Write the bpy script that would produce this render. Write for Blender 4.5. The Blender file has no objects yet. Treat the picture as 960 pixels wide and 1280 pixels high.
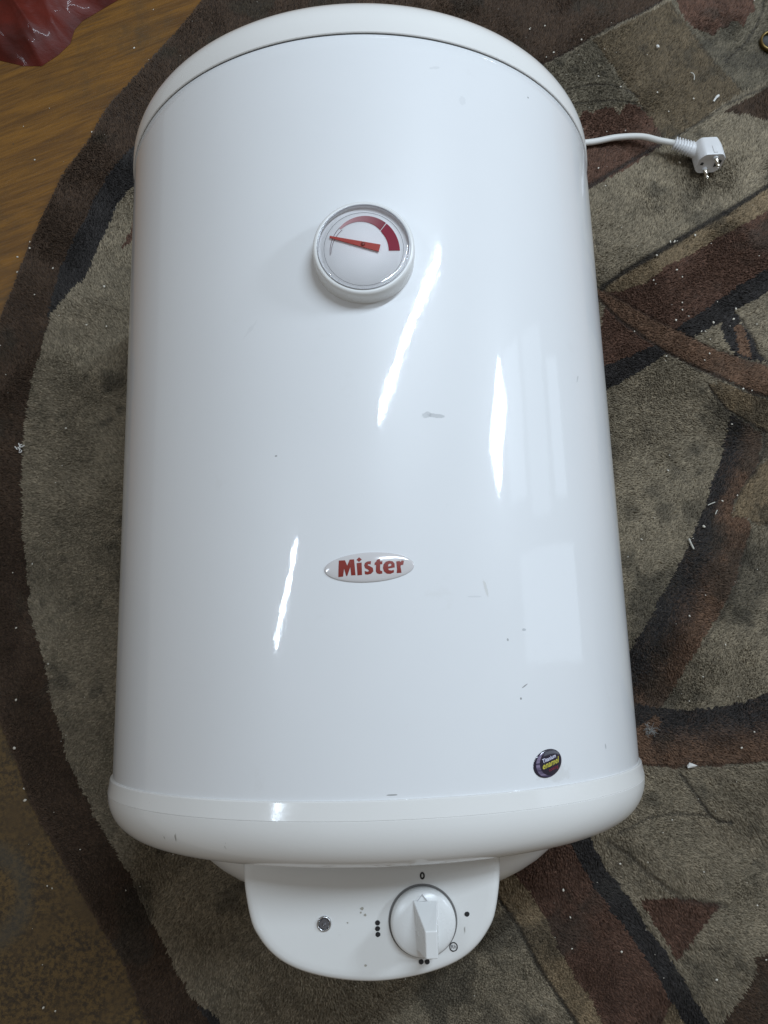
import bpy, bmesh, math, random
import numpy as np
from mathutils import Vector, Matrix

# ---------------------------------------------------------------- camera, world, lamps, exposure
scene = bpy.context.scene
col = scene.collection
cam_data = bpy.data.cameras.new('camera')
cam_data.sensor_fit = 'VERTICAL'; cam_data.sensor_height = 36.0; cam_data.sensor_width = 27.0
cam_data.lens = 36.0 * 985.0 / 1280.0
cam_data.clip_start = 0.02; cam_data.clip_end = 60.0
cam = bpy.data.objects.new('camera', cam_data); col.objects.link(cam)
cam.location = (0.0103, -0.1452, 0.9419)
cam.rotation_euler = (0.19613, 0.00265, -0.02918)
scene.camera = cam

world = bpy.data.worlds.new('World'); scene.world = world; world.use_nodes = True
bg = world.node_tree.nodes['Background']
bg.inputs[0].default_value = (1.0, 0.92, 0.82, 1.0)      # dim warm room
bg.inputs[1].default_value = 0.135

def area(name, a, b, width, power, color, z=None, aim=None):
    """A rectangular lamp stretched from a to b."""
    a, b = Vector(a), Vector(b)
    d = bpy.data.lights.new(name, 'AREA'); d.shape = 'RECTANGLE'
    d.size = (b - a).length; d.size_y = width; d.energy = power; d.color = color
    o = bpy.data.objects.new(name, d); col.objects.link(o)
    x = (b - a).normalized(); zax = -(Vector(aim)).normalized()
    y = zax.cross(x).normalized()
    m = Matrix((x, y, zax)).transposed().to_4x4(); m.translation = (a + b) / 2
    o.matrix_world = m
    return o
COOL = (0.735, 0.865, 1.0)
area('ceiling_tube', (0.22, 0.68, 2.45), (1.47, 1.51, 2.45), 0.024, 30, COOL, aim=(0, 0, -1))
area('ceiling_tube', (-1.23, 0.31, 2.45), (-1.71, -0.04, 2.45), 0.024, 5.0, COOL, aim=(0, 0, -1))
area('ceiling_tube', (3.14, 0.90, 2.45), (3.70, 1.54, 2.45), 0.34, 42, COOL, aim=(-0.6, -0.2, -1))
SKY = (0.70, 0.845, 1.0)
area('window_light', (2.6, -0.14, 0.80), (2.6, 0.30, 0.80), 1.5, 1.5, SKY, aim=(-1, 0, 0))       # glazed door
area('window_light', (2.6, 0.48, 0.30), (2.6, 1.05, 0.30), 0.34, 0.45, SKY, aim=(-1, 0, 0))       # panes of the window beside it
area('window_light', (2.6, 0.42, 0.86), (2.6, 1.20, 0.86), 0.52, 0.7, SKY, aim=(-1, 0, 0))
area('window_light', (2.6, 0.52, 1.48), (2.6, 1.20, 1.48), 0.46, 0.85, SKY, aim=(-1, 0, 0))

scene.view_settings.view_transform = 'Standard'; scene.view_settings.look = 'None'
scene.view_settings.exposure = 0.63; scene.view_settings.gamma = 1.0
scene.view_settings.use_curve_mapping = False
scene.render.resolution_x, scene.render.resolution_y = 768, 1024
scene.cycles.use_denoising = True
scene.cycles.denoising_input_passes = 'RGB_ALBEDO_NORMAL'; scene.cycles.denoising_prefilter = 'NONE'

rng = np.random.default_rng(7)
random.seed(7)
PI = math.pi

# ---------------------------------------------------------------- material helpers
def new_mat(name):
    m = bpy.data.materials.new(name); m.use_nodes = True
    nt = m.node_tree; return m, nt, nt.nodes['Principled BSDF']
def N(nt, kind, **kw):
    n = nt.nodes.new(kind)
    for k, v in kw.items(): setattr(n, k, v)
    return n
def math_node(nt, op, a, b=None, clamp=False):
    n = N(nt, 'ShaderNodeMath', operation=op, use_clamp=clamp)
    for i, v in enumerate((a, b)):
        if v is None: continue
        if isinstance(v, (int, float)): n.inputs[i].default_value = v
        else: nt.links.new(v, n.inputs[i])
    return n.outputs[0]
def noise(nt, vec, scale, detail=3, rough=0.55, dist=0.0):
    n = N(nt, 'ShaderNodeTexNoise'); n.inputs['Scale'].default_value = scale
    n.inputs['Detail'].default_value = detail; n.inputs['Roughness'].default_value = rough
    n.inputs['Distortion'].default_value = dist
    nt.links.new(vec, n.inputs['Vector']); return n.outputs['Fac']
def ramp(nt, fac, lo, hi, a=0.0, b=1.0):
    n = N(nt, 'ShaderNodeMapRange'); n.interpolation_type = 'SMOOTHSTEP'
    n.inputs['From Min'].default_value = lo; n.inputs['From Max'].default_value = hi
    n.inputs['To Min'].default_value = a; n.inputs['To Max'].default_value = b
    nt.links.new(fac, n.inputs['Value']); return n.outputs['Result']
def mix(nt, fac, a, b, blend='MIX'):
    n = N(nt, 'ShaderNodeMix', data_type='RGBA', blend_type=blend)
    if isinstance(fac, (int, float)): n.inputs[0].default_value = fac
    else: nt.links.new(fac, n.inputs[0])
    for i, v in ((6, a), (7, b)):
        if isinstance(v, tuple): n.inputs[i].default_value = (*v[:3], 1)
        else: nt.links.new(v, n.inputs[i])
    return n.outputs[2]
def bump(nt, height, strength, dist, bsdf, socket='Normal'):
    n = N(nt, 'ShaderNodeBump'); n.inputs['Strength'].default_value = strength
    n.inputs['Distance'].default_value = dist
    nt.links.new(height, n.inputs['Height']); nt.links.new(n.outputs[0], bsdf.inputs[socket])
def mapped(nt, scale=(1, 1, 1), rot=(0, 0, 0), src='Object'):
    tc = N(nt, 'ShaderNodeTexCoord'); mp = N(nt, 'ShaderNodeMapping')
    mp.inputs['Scale'].default_value = scale; mp.inputs['Rotation'].default_value = rot
    nt.links.new(tc.outputs[src], mp.inputs['Vector']); return mp.outputs[0]
def turned(nt, angle, scale):
    """object coordinates turned about z, then stretched"""
    a = mapped(nt, (1, 1, 1), (0, 0, angle)); mp = N(nt, 'ShaderNodeMapping'); mp.inputs['Scale'].default_value = scale
    nt.links.new(a, mp.inputs['Vector']); return mp.outputs[0]
def plain(name, c, rough=0.5, metal=0.0, coat=0.0, var=0.06, spec=0.5, scale=60):
    m, nt, b = new_mat(name)
    v = mapped(nt); f = noise(nt, v, scale, 4)
    cc = mix(nt, f, tuple(k * (1 - var) for k in c), tuple(min(1, k * (1 + var)) for k in c))
    nt.links.new(cc, b.inputs['Base Color'])
    nt.links.new(ramp(nt, f, 0.25, 0.75, max(0.02, rough * 0.85), min(1, rough * 1.15)), b.inputs['Roughness'])
    b.inputs['Metallic'].default_value = metal; b.inputs['Coat Weight'].default_value = coat
    b.inputs['Coat Roughness'].default_value = 0.05; b.inputs['Specular IOR Level'].default_value = spec
    return m
def attr_mat(name, attr, rough=0.9, sheen=0.0):
    m, nt, b = new_mat(name)
    a = N(nt, 'ShaderNodeAttribute', attribute_name=attr)
    nt.links.new(a.outputs['Color'], b.inputs['Base Color'])
    b.inputs['Roughness'].default_value = rough; b.inputs['Sheen Weight'].default_value = sheen
    b.inputs['Specular IOR Level'].default_value = 0.2
    return m

# ---------------------------------------------------------------- mesh helpers
def link(name, me, mats, parent=None, smooth=True, sharp=None, label=None, cat=None, kind=None, group=None):
    o = bpy.data.objects.new(name, me); col.objects.link(o)
    for m in (mats if isinstance(mats, (list, tuple)) else [mats]): me.materials.append(m)
    if smooth: me.shade_smooth()
    if sharp: me.set_sharp_from_angle(angle=math.radians(sharp))
    if parent is not None: o.parent = parent
    for k, v in (('label', label), ('category', cat), ('kind', kind), ('group', group)):
        if v: o[k] = v
    return o
def mesh(verts, faces):
    me = bpy.data.meshes.new('m'); me.from_pydata([tuple(v) for v in verts], [], faces); me.update(); return me
def np_mesh(verts, faces_flat, loop_size):
    """verts (n,3) array, faces_flat index array, every face with loop_size corners"""
    me = bpy.data.meshes.new('m'); nf = len(faces_flat) // loop_size
    me.vertices.add(len(verts)); me.vertices.foreach_set('co', verts.astype(np.float32).ravel())
    me.loops.add(len(faces_flat)); me.loops.foreach_set('vertex_index', faces_flat.astype(np.int32))
    me.polygons.add(nf); me.polygons.foreach_set('loop_start', np.arange(0, nf * loop_size, loop_size, dtype=np.int32))
    me.update(calc_edges=True); me.validate(); return me
def lathe_y(profile, seg=192, cx=0.0, cz=0.0):
    """revolve (y, r) about the axis x=cx, z=cz"""
    v, f = [], []
    for y, r in profile:
        for i in range(seg):
            a = 2 * PI * i / seg; v.append((cx + r * math.sin(a), y, cz + r * math.cos(a)))
    for k in range(len(profile) - 1):
        for i in range(seg):
            j = (i + 1) % seg
            f.append((k * seg + i, k * seg + j, (k + 1) * seg + j, (k + 1) * seg + i))
    return mesh(v, f)
def lathe_z(profile, seg=64, c=(0, 0), cap_last=False, cap_first=False):
    v, f = [], []
    for r, z in profile:
        for i in range(seg):
            a = 2 * PI * i / seg; v.append((c[0] + r * math.cos(a), c[1] + r * math.sin(a), z))
    for k in range(len(profile) - 1):
        for i in range(seg):
            j = (i + 1) % seg
            f.append((k * seg + i, k * seg + j, (k + 1) * seg + j, (k + 1) * seg + i))
    n = len(profile)
    if cap_last: f.append(tuple((n - 1) * seg + i for i in range(seg)))
    if cap_first: f.append(tuple(reversed(range(seg))))
    return mesh(v, f)
def tube(path, r, seg=12, closed_ends=True):
    """round tube through points, radius r or list"""
    P = [Vector(p) for p in path]; v, f = [], []
    up = Vector((0, 0, 1))
    for i, p in enumerate(P):
        t = (P[min(i + 1, len(P) - 1)] - P[max(i - 1, 0)]).normalized()
        a = t.cross(up)
        if a.length < 1e-3: a = t.cross(Vector((0, 1, 0)))
        a.normalize(); b = t.cross(a).normalized()
        rr = r[i] if isinstance(r, (list, tuple)) else r
        for k in range(seg):
            w = 2 * PI * k / seg; v.append(p + (a * math.cos(w) + b * math.sin(w)) * rr)
    n = len(P)
    for i in range(n - 1):
        for k in range(seg):
            l = (k + 1) % seg; f.append((i * seg + k, i * seg + l, (i + 1) * seg + l, (i + 1) * seg + k))
    if closed_ends:
        f.append(tuple(range(seg))); f.append(tuple(reversed([(n - 1) * seg + k for k in range(seg)])))
    return mesh(v, f)
def catmull(pts, n=10):
    P = [Vector(p) for p in pts]; P = [P[0] * 2 - P[1]] + P + [P[-1] * 2 - P[-2]]; out = []
    for i in range(1, len(P) - 2):
        for k in range(n):
            t = k / n; a, b, c, d = P[i - 1:i + 3]
            out.append(0.5 * (2 * b + (c - a) * t + (2 * a - 5 * b + 4 * c - d) * t * t + (3 * b - a - 3 * c + d) * t ** 3))
    out.append(P[-2]); return out
def loft(rings, cap_top=True, cap_bottom=False):
    n = len(rings[0]); v = [p for r in rings for p in r]; f = []
    for k in range(len(rings) - 1):
        for i in range(n):
            j = (i + 1) % n; f.append((k * n + i, k * n + j, (k + 1) * n + j, (k + 1) * n + i))
    if cap_top: f.append(tuple((len(rings) - 1) * n + i for i in range(n)))
    if cap_bottom: f.append(tuple(reversed(range(n))))
    return mesh(v, f)
def curve_mesh(splines):
    """flat filled outline with holes (even-odd), z = 0"""
    cu = bpy.data.curves.new('c', 'CURVE'); cu.dimensions = '2D'; cu.fill_mode = 'BOTH'
    for pts in splines:
        s = cu.splines.new('POLY'); s.points.add(len(pts) - 1); s.use_cyclic_u = True
        for q, p in zip(s.points, pts): q.co = (p[0], p[1], 0, 1)
    o = bpy.data.objects.new('c', cu); col.objects.link(o)
    dg = bpy.context.evaluated_depsgraph_get()
    me = bpy.data.meshes.new_from_object(o.evaluated_get(dg))
    bpy.data.objects.remove(o); bpy.data.curves.remove(cu); return me
def text_mesh(body, size, bold=0.0, shear=0.0):
    cu = bpy.data.curves.new('t', 'FONT'); cu.body = body; cu.size = size; cu.offset = bold; cu.shear = shear
    cu.align_x = 'CENTER'; cu.align_y = 'CENTER'; cu.resolution_u = 3
    o = bpy.data.objects.new('t', cu); col.objects.link(o)
    dg = bpy.context.evaluated_depsgraph_get()
    me = bpy.data.meshes.new_from_object(o.evaluated_get(dg))
    bpy.data.objects.remove(o); bpy.data.curves.remove(cu); return me
def subdivide(me, cuts):
    bm = bmesh.new(); bm.from_mesh(me)
    bmesh.ops.triangulate(bm, faces=bm.faces)
    bmesh.ops.subdivide_edges(bm, edges=bm.edges, cuts=cuts, use_grid_fill=True)
    bm.to_mesh(me); bm.free(); return me
def move(me, fn):
    for v in me.vertices: v.co = fn(v.co)
    me.update(); return me

R = 0.220                                    # shell radius, axis along y at z = R
def wrap(s, y, h):
    """point on the shell: arc s from the crown, height h above the enamel"""
    a = s / R; return Vector(((R + h) * math.sin(a), y, R + (R + h) * math.cos(a)))

# woven rug pattern with some painted shade, in tenths of a millimetre on the floor
RUG_EDGE = [(-2130,-6070),(-2301,-5738),(-2474,-5400),(-2624,-5101),(-2736,-4861),(-2823,-4664),(-2905,-4498),(-2987,-4376),(-3064,-4286),(-3146,-4184),(-3239,-4047),(-3336,-3897),(-3431,-3748),(-3519,-3609),(-3605,-3471),(-3694,-3330),(-3794,-3182),(-3897,-3031),(-3990,-2877),(-4061,-2720),(-4121,-2562),(-4182,-2410),(-4247,-2276),(-4313,-2149),(-4383,-2005),(-4463,-1840),(-4547,-1658),(-4625,-1445),(-4693,-1190),(-4754,-902),(-4808,-601),(-4856,-288),(-4896,40),(-4928,371),(-4952,707),(-4968,1048),(-4972,1381),(-4964,1703),(-4943,2018),(-4910,2322),(-4855,2629),(-4787,2925),(-4723,3174),(-4674,3342),(-4630,3460),(-4585,3593),(-4538,3768),(-4489,3959),(-4432,4156),(-4360,4360),(-4279,4571),(-4203,4763),(-4143,4924),(-4089,5066),(-4024,5207),(-3938,5351),(-3840,5494),(-3745,5643),(-3667,5799),(-3593,5962),(-3495,6137),(-3359,6331),(-3199,6538),(-3036,6747),(-2877,6954),(-2715,7162),(-2556,7370),(-2408,7576),(-2264,7781),(-2098,7996),(-1910,8227),(-1700,8469),(-1448,8711),(-1149,8959),(-808,9207),(-412,9433),(58,9620),(582,9782),(1109,9946),(8073,9720),(5847,-6293)]
PATTERN = [
  ('poly', 'dark_brown', None, [(-2318,-6005),(-2490,-5671),(-2665,-5332),(-2817,-5032),(-2929,-4792),(-3017,-4594),(-3101,-4428),(-3183,-4306),(-3261,-4216),(-3343,-4113),(-3437,-3976),(-3535,-3825),(-3631,-3676),(-3720,-3536),(-3806,-3398),(-3896,-3256),(-3996,-3108),(-4101,-2956),(-4194,-2802),(-4266,-2645),(-4327,-2486),(-4389,-2334),(-4454,-2199),(-4521,-2071),(-4592,-1927),(-4672,-1762),(-4758,-1579),(-4837,-1366),(-4906,-1110),(-4969,-821),(-5024,-518),(-5073,-204),(-5114,124),(-5148,457),(-5174,794),(-5191,1136),(-5197,1470),(-5190,1793),(-5171,2109),(-5139,2415),(-5085,2722),(-5018,3020),(-4956,3270),(-4907,3438),(-4864,3556),(-4819,3690),(-4773,3866),(-4725,4058),(-4668,4255),(-4597,4460),(-4517,4671),(-4442,4864),(-4383,5026),(-4329,5168),(-4265,5310),(-4179,5455),(-4081,5598),(-3987,5748),(-3910,5905),(-3836,6068),(-3739,6244),(-3603,6438),(-3444,6646),(-3282,6856),(-3123,7064),(-2962,7273),(-2803,7482),(-2657,7688),(-2512,7894),(-2347,8110),(-2160,8342),(-1950,8585),(-1699,8828),(-1401,9077),(-1060,9326),(-664,9553),(-194,9740),(330,9903),(858,10067),(2969,9885),(2749,6869),(1217,7174),(-560,6974),(-2425,6401),(-3072,5477),(-3184,5355),(-3295,5233),(-3390,5104),(-3457,4966),(-3509,4822),(-3564,4673),(-3633,4519),(-3706,4360),(-3775,4204),(-3837,4061),(-3896,3920),(-3951,3754),(-4004,3530),(-4053,3283),(-4092,3089),(-4118,2993),(-4136,2947),(-4153,2894),(-4172,2811),(-4190,2720),(-4209,2624),(-4230,2525),(-4252,2421),(-4272,2303),(-4289,2167),(-4304,2018),(-4316,1860),(-4327,1702),(-4334,1535),(-4335,1341),(-4329,1100),(-4316,832),(-4299,581),(-4277,363),(-4251,159),(-4223,-41),(-4194,-252),(-4162,-459),(-4130,-639),(-4095,-777),(-4060,-890),(-4024,-1000),(-3989,-1117),(-3954,-1231),(-3920,-1346),(-3889,-1462),(-3860,-1577),(-3826,-1697),(-3781,-1825),(-3731,-1957),(-3685,-2079),(-3653,-2178),(-3625,-2268),(-3588,-2366),(-3539,-2479),(-3482,-2600),(-3416,-2729),(-3335,-2871),(-3246,-3019),(-3161,-3158),(-3086,-3279),(-3015,-3392),(-2941,-3511),(-2860,-3648),(-2776,-3791),(-2695,-3926),(-2620,-4047),(-2548,-4159),(-2482,-4268),(-2425,-4370),(-2373,-4468),(-2316,-4571),(-2250,-4686),(-2179,-4806),(-2109,-4911),(-2059,-4961),(-2009,-4997),(-1915,-5120),(-1746,-5392),(-1534,-5745),(-1326,-6093)]),
  ('poly', 'dark_brown', None, [(1607,6151),(2491,6649),(2823,6816),(3206,7047),(3521,7230),(3905,7412),(4319,7647),(5832,8546),(8084,9790),(8268,10941),(685,11189),(511,5938)]),
  ('poly', 'charcoal', None, [(-2785,5967),(-3127,5527),(-3445,5141),(-3618,4698),(-3828,4229),(-4004,3778),(-4132,3068),(-3873,3426),(-3686,3633),(-3537,4025),(-3395,4412),(-3270,4734),(-3056,4987),(-2681,5732)]),
  ('poly', 'red_brown', None, [(-2913,4490),(-3068,4378),(-3136,4208),(-3213,4038),(-3030,4170),(-2798,4140)]),
  ('poly', 'charcoal', None, [(-2056,-4983),(-1951,-5018),(-1802,-5163),(-1584,-5556),(-1669,-5630),(-1914,-5199)]),
  ('poly', 'grey_beige', None, [(2398,6563),(3225,7008),(3776,6021),(3719,5998),(2893,5863),(2686,5993)]),
  ('poly', 'shaded_tan', None, [(3225,7008),(4347,7594),(4872,6574),(5205,6137),(4152,5434),(3996,5487),(3776,6021)]),  # far right square: tan yarn darkened to paint in the light falloff
  ('poly', 'grey_beige', None, [(4347,7594),(4872,6574),(5205,6137),(5544,6226),(7210,7113),(7431,8562),(4859,7973)]),
  ('poly', 'red_brown', None, [(4472,8387),(4447,7591),(4507,7302),(4627,7169),(4742,7101),(4921,7018),(4991,7145),(5102,7141),(5205,7267),(5328,7173),(5402,7326),(5525,7426),(5519,7557),(5807,8344)]),
  ('poly', 'red_brown', None, [(2903,5716),(3027,5908),(3132,5868),(3224,5927),(3421,5945),(3485,5808),(3588,5989),(3730,5997),(3865,5808),(3980,5548),(4057,5340),(2985,4705),(2581,4553)]),
  ('poly', 'dark_brown', None, [(4897,5825),(5538,6177),(7201,7049),(7038,5980),(5473,5660),(5348,5701),(5246,5753),(5109,5782)]),
  ('poly', 'red_brown', None, [(3103,3213),(3240,3253),(3621,3342),(3891,3559),(4231,3730),(4613,3969),(4960,4154),(5306,4318),(6918,5190),(6780,4284),(5203,3485),(4938,3358),(4615,3156),(4347,2975),(4139,2850),(3951,2724),(3653,2493),(3387,2372),(2980,2244),(2812,2174)]),
  ('poly', 'charcoal', None, [(2812,2174),(2980,2244),(3387,2372),(3653,2493),(3951,2724),(4139,2850),(4347,2975),(4615,3156),(4938,3358),(5203,3485),(6780,4284),(6722,3904),(5163,3161),(4823,2994),(4629,2835),(4478,2762),(4186,2618),(3738,2329),(3364,2126),(2994,1924),(2784,1825)]),
  ('poly', 'tan', None, [(3049,3315),(3314,3503),(3709,3723),(4030,3907),(4377,4115),(4746,4312),(5190,4578),(5353,4691),(6982,5613),(6918,5190),(6918,5190),(5306,4318),(4960,4154),(4613,3969),(4231,3730),(3891,3559),(3621,3342),(3240,3253),(3103,3213)]),
  ('poly', 'beige', None, [(4176,2619),(4552,2782),(4599,2389),(4460,2426)]),
  ('poly', 'charcoal', None, [(4545,2815),(4719,2898),(4928,2509),(5045,2214),(4632,2323),(4538,2575)]),
  ('poly', 'rust', None, [(4689,2734),(4772,2743),(4828,2610),(4850,2284),(4676,2354)]),
  ('poly', 'beige', None, [(4691,2921),(5164,3172),(6722,3904),(6384,1685),(5030,2257),(4957,2324),(4889,2608),(4771,2819)]),
  ('poly', 'rust', None, [(2907,3353),(3026,3282),(3320,3106),(3687,2852),(3977,2679),(4313,2473),(4602,2335),(4845,2242),(5039,2171),(6381,1664),(6310,1197),(4988,1759),(4720,1872),(4465,2018),(4130,2188),(3767,2414),(3483,2640),(3227,2866),(2994,3150),(2880,3264)]),
  ('poly', 'tan', None, [(4274,1939),(4460,1975),(4716,1841),(4984,1727),(6305,1167),(6164,240),(4929,1280),(4746,1420),(4618,1518),(4469,1617),(4324,1842)]),
  ('band', 'charcoal', 'rust', ([(2889,-1527),(2990,-1345),(3022,-1300),(3185,-1071),(3354,-793),(3557,-484),(3786,-132),(3931,138),(4091,451),(4187,699),(4276,879),(4398,1255),(4511,1542)], [(2913,-2297),(3034,-2184),(3183,-2081),(3421,-1835),(3636,-1567),(3855,-1278),(4104,-910),(4314,-583),(4472,-221),(4580,40),(4569,188),(4361,244),(4433,441),(4658,685),(4807,935),(4880,1292)])),
  ('poly', 'tan', None, [(4619,687),(4778,864),(5010,980),(5833,650),(5755,104),(4639,127),(4579,188),(4381,244),(4451,431)]),
  ('band', 'charcoal', 'rust', ([(2853,-1936),(3266,-1993),(3635,-2022),(3983,-1987),(4294,-1951),(4537,-1867),(5889,-1568)], [(2793,-2612),(3012,-2618),(3348,-2654),(3677,-2663),(3999,-2655),(4443,-2624),(5746,-2512)])),
  ('poly', 'rust', None, [(2833,-2160),(3034,-2184),(3231,-2064),(3276,-2173),(3103,-2435),(3086,-2620),(2793,-2612)]),
  ('poly', 'tan', None, [(1002,-3582),(1282,-4006),(1485,-4315),(1656,-4659),(1836,-4959),(2039,-5263),(2475,-6199),(2728,-6206),(2332,-5279),(2222,-5033),(2010,-4725),(1842,-4390),(1664,-4017),(1450,-3729),(1112,-3204)]),
  ('poly', 'red_brown', None, [(1112,-3204),(1450,-3729),(1664,-4017),(1842,-4390),(2010,-4725),(2222,-5033),(2332,-5279),(2728,-6206),(3740,-6234),(3235,-5320),(3092,-5113),(2985,-4872),(2810,-4596),(2609,-4290),(2402,-4005),(2139,-3497),(1933,-3099)]),
  ('poly', 'charcoal', None, [(1933,-3099),(2139,-3497),(2402,-4005),(2609,-4290),(2810,-4596),(2985,-4872),(3092,-5113),(3235,-5320),(3740,-6234),(3993,-6241),(3465,-5272),(3298,-4968),(3136,-4669),(2905,-4331),(2728,-4048),(2490,-3700),(2377,-3444),(2163,-3063)]),
  ('poly', 'tan', None, [(3109,-5113),(2968,-5312),(3318,-6222),(3529,-5851),(3242,-5336)]),
  ('poly', 'red_brown', None, [(2850,-4068),(3065,-4049),(3260,-4055),(3522,-4103),(3783,-4152),(3521,-4357),(3197,-4679),(3010,-4342)]),
  ('poly', 'dark_brown', None, [(4045,-4695),(4282,-4621),(6133,-4593),(5847,-6293),(3318,-6222),(3631,-5331),(3881,-5048),(4048,-4815)]),  # lower right corner: brown curve with a dark object's shadow painted in
]
# carved lines: half width mm, depth, share of dark yarn, course
GROOVES = [
  (1.4, 0.50, 0.12, [(-3113,4149),(-3379,3478),(-3471,3203),(-3695,2500),(-3713,1810),(-3713,1189),(-3701,533),(-3605,-60),(-3530,-448),(-3417,-830),(-3331,-1299),(-3141,-1825),(-2792,-2573),(-2269,-3505),(-2085,-3761),(-1885,-4097),(-1750,-4370),(-1572,-4632),(-1353,-4956),(-1197,-5219),(-735,-6109)]),
  (1.9, 0.80, 0.50, [(1607,6151),(2491,6649),(2823,6816),(3206,7047),(3521,7230),(3905,7412),(4260,7623)]),
  (1.4, 0.40, 0.10, [(3225,7008),(3776,6021),(3980,5548)]),
  (1.4, 0.80, 0.55, [(2791,6238),(2925,6283),(3146,6314),(3419,6305),(3630,6211),(3784,6107)]),
  (1.4, 0.80, 0.55, [(2840,6025),(3180,6052),(3453,6068),(3720,6010),(3830,5908)]),
  (2.8, 0.90, 0.75, [(2578,4518),(2989,4752),(3326,4967),(3699,5194),(4016,5365)]),
  (1.9, 0.80, 0.60, [(4016,5365),(4346,5537),(4930,5923),(5539,6189),(7210,7113)]),
  (3.1, 0.70, 0.85, [(3049,3315),(3314,3503),(3709,3723),(4030,3907),(4377,4115),(4746,4312)]),
  (2.8, 0.70, 0.85, [(4746,4312),(5190,4578),(5353,4691),(6982,5613)]),
  (2.4, 0.90, 0.70, [(2880,3264),(2994,3150),(3227,2866),(3483,2640),(3767,2414),(4130,2188),(4465,2018),(4720,1872),(4988,1759),(6310,1197)]),
  (1.7, 0.70, 0.40, [(2907,3353),(3026,3282),(3320,3106),(3687,2852),(3977,2679),(4313,2473),(4602,2335),(4845,2242),(5039,2171),(6381,1664)]),
  (1.7, 0.80, 0.70, [(4274,1939),(4324,1842),(4469,1617),(4618,1518),(4746,1420),(4931,1301),(5848,751)]),
  (1.9, 0.70, 0.60, [(4771,2819),(4889,2608),(4957,2324),(5065,2213)]),
  (1.7, 0.80, 0.50, [(4596,168),(4786,133),(5759,133)]),
  (1.9, 0.70, 0.50, [(4906,1343),(4865,1086),(4778,864),(4606,667),(4410,412)]),
  (1.9, 0.70, 0.40, [(4590,40),(4468,-250),(4321,-602),(4112,-929),(3862,-1296)]),
  (1.7, 0.70, 0.50, [(5685,7814),(5637,7422),(5519,7192),(5327,6890),(5168,6755),(5008,6608)]),
  (1.4, 0.50, 0.30, [(4343,7555),(4605,7067),(4872,6574)]),
  (1.7, 0.70, 0.40, [(5047,6379),(5183,6138)]),
  (1.9, 0.80, 0.35, [(2793,-2612),(3012,-2618),(3348,-2654),(3677,-2663),(3999,-2655),(4443,-2624),(5746,-2512)]),
  (2.1, 0.90, 0.65, [(3441,-2735),(3566,-2930),(3713,-3168),(3821,-3256),(3964,-3277)]),
  (1.4, 0.80, 0.50, [(2682,-3351),(2757,-3320),(3003,-3207),(3251,-3171),(3504,-3179),(3711,-3193)]),
  (2.8, 0.80, 0.45, [(2565,-3450),(2761,-3574),(2894,-3695),(2949,-3772),(3140,-3919),(3330,-4065),(3522,-4103),(3783,-4152)]),
  (2.1, 0.90, 0.75, [(1002,-3582),(1282,-4006),(1485,-4315),(1656,-4659),(1836,-4959),(2039,-5263),(2475,-6199)]),
  (1.2, 0.30, 0.00, [(2384,-3462),(2498,-3717),(2735,-4064),(2913,-4348),(3143,-4685),(3305,-4984),(3472,-5288)]),
]
STAINS = [(-3133,1824,70),(-3347,1653,50),(-3249,1702,40),(-3584,2282,40),(-3168,103,90),(-3083,416,60),(-3761,-36,40),(-3326,-281,40),(-3818,-1322,70),(-3289,-1621,80),(-1727,-3921,120),(-1595,-3800,90),(-1815,-4034,60),(-2497,-3356,80),(4177,1878,50),(4015,1112,110),(4034,826,60),(2848,-920,90),(3540,318,120),(3151,330,100),(3418,571,90),(3050,-256,120),(4491,-299,100),(4364,-965,120),(4127,-958,80),(4429,-1061,60),(3038,5638,1),(4393,7280,60),(3906,6833,80),(2946,6546,70),(3326,6496,40),(3229,6651,40),(4193,-3327,60),(3076,-3003,90),(2881,-2649,50),(3675,-2934,80),(4362,5695,40),(4685,5381,40),(4311,1103,30),(2927,1144,140),(2838,-1571,50),(2736,6679,60),(2792,-3633,60),(4200,-3716,60)]
CRUMBS = [(2565,7234),(2351,7189),(2657,6808),(2552,6736),(3058,7000),(3242,6411),(3534,6239),(4095,6839),(4026,6137),(4149,5836),(4505,6023),(3539,5562),(5519,7557),(4253,5261),(4221,5058),(3201,4746),(3127,5009),(3978,3909),(4030,3907),(3782,3721),(4311,3990),(4508,3869),(4021,3510),(4083,3407),(3707,3373),(4046,3051),(4036,2952),(4109,2862),(3940,2812),(4499,3048),(4724,2942),(4250,2649),(4301,2648),(4416,2764),(4677,2800),(4965,2726),(4319,2344),(4249,2260),(4689,1863),(4797,1838),(4350,2537),(3394,2675),(3769,2328),(3641,837),(4495,1407),(4459,500),(4266,436),(4007,126),(3237,-8),(3053,-218),(3680,1030),(3936,-705),(3720,-946),(3805,-1654),(4108,-1294),(3122,-2231),(4327,-2293),(2654,-3671),(1999,-3928),(2058,-4209),(2052,-4526),(2593,-4573),(3604,-4882),(3583,-3782),(2968,-3664),(3282,-3224),(4159,-2466),(-4401,4166),(-4396,4074),(-4590,4000),(-4576,3784),(-4295,3417),(-3803,1604),(-4123,-93),(-3401,3501),(-3605,2975),(-3348,2946),(-4269,-852),(-4203,-2224),(-3779,-3738),(-3724,-3765),(-4101,-2684),(-4084,-2814),(-3622,-5018),(-3754,-4983),(-4597,2334),(-4077,3780),(-3688,5824),(-4442,5424),(-3159,7132),(-4218,-1685),(-3867,-1283),(-3396,-3347),(4167,-4698),(4138,-4145)]
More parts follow.
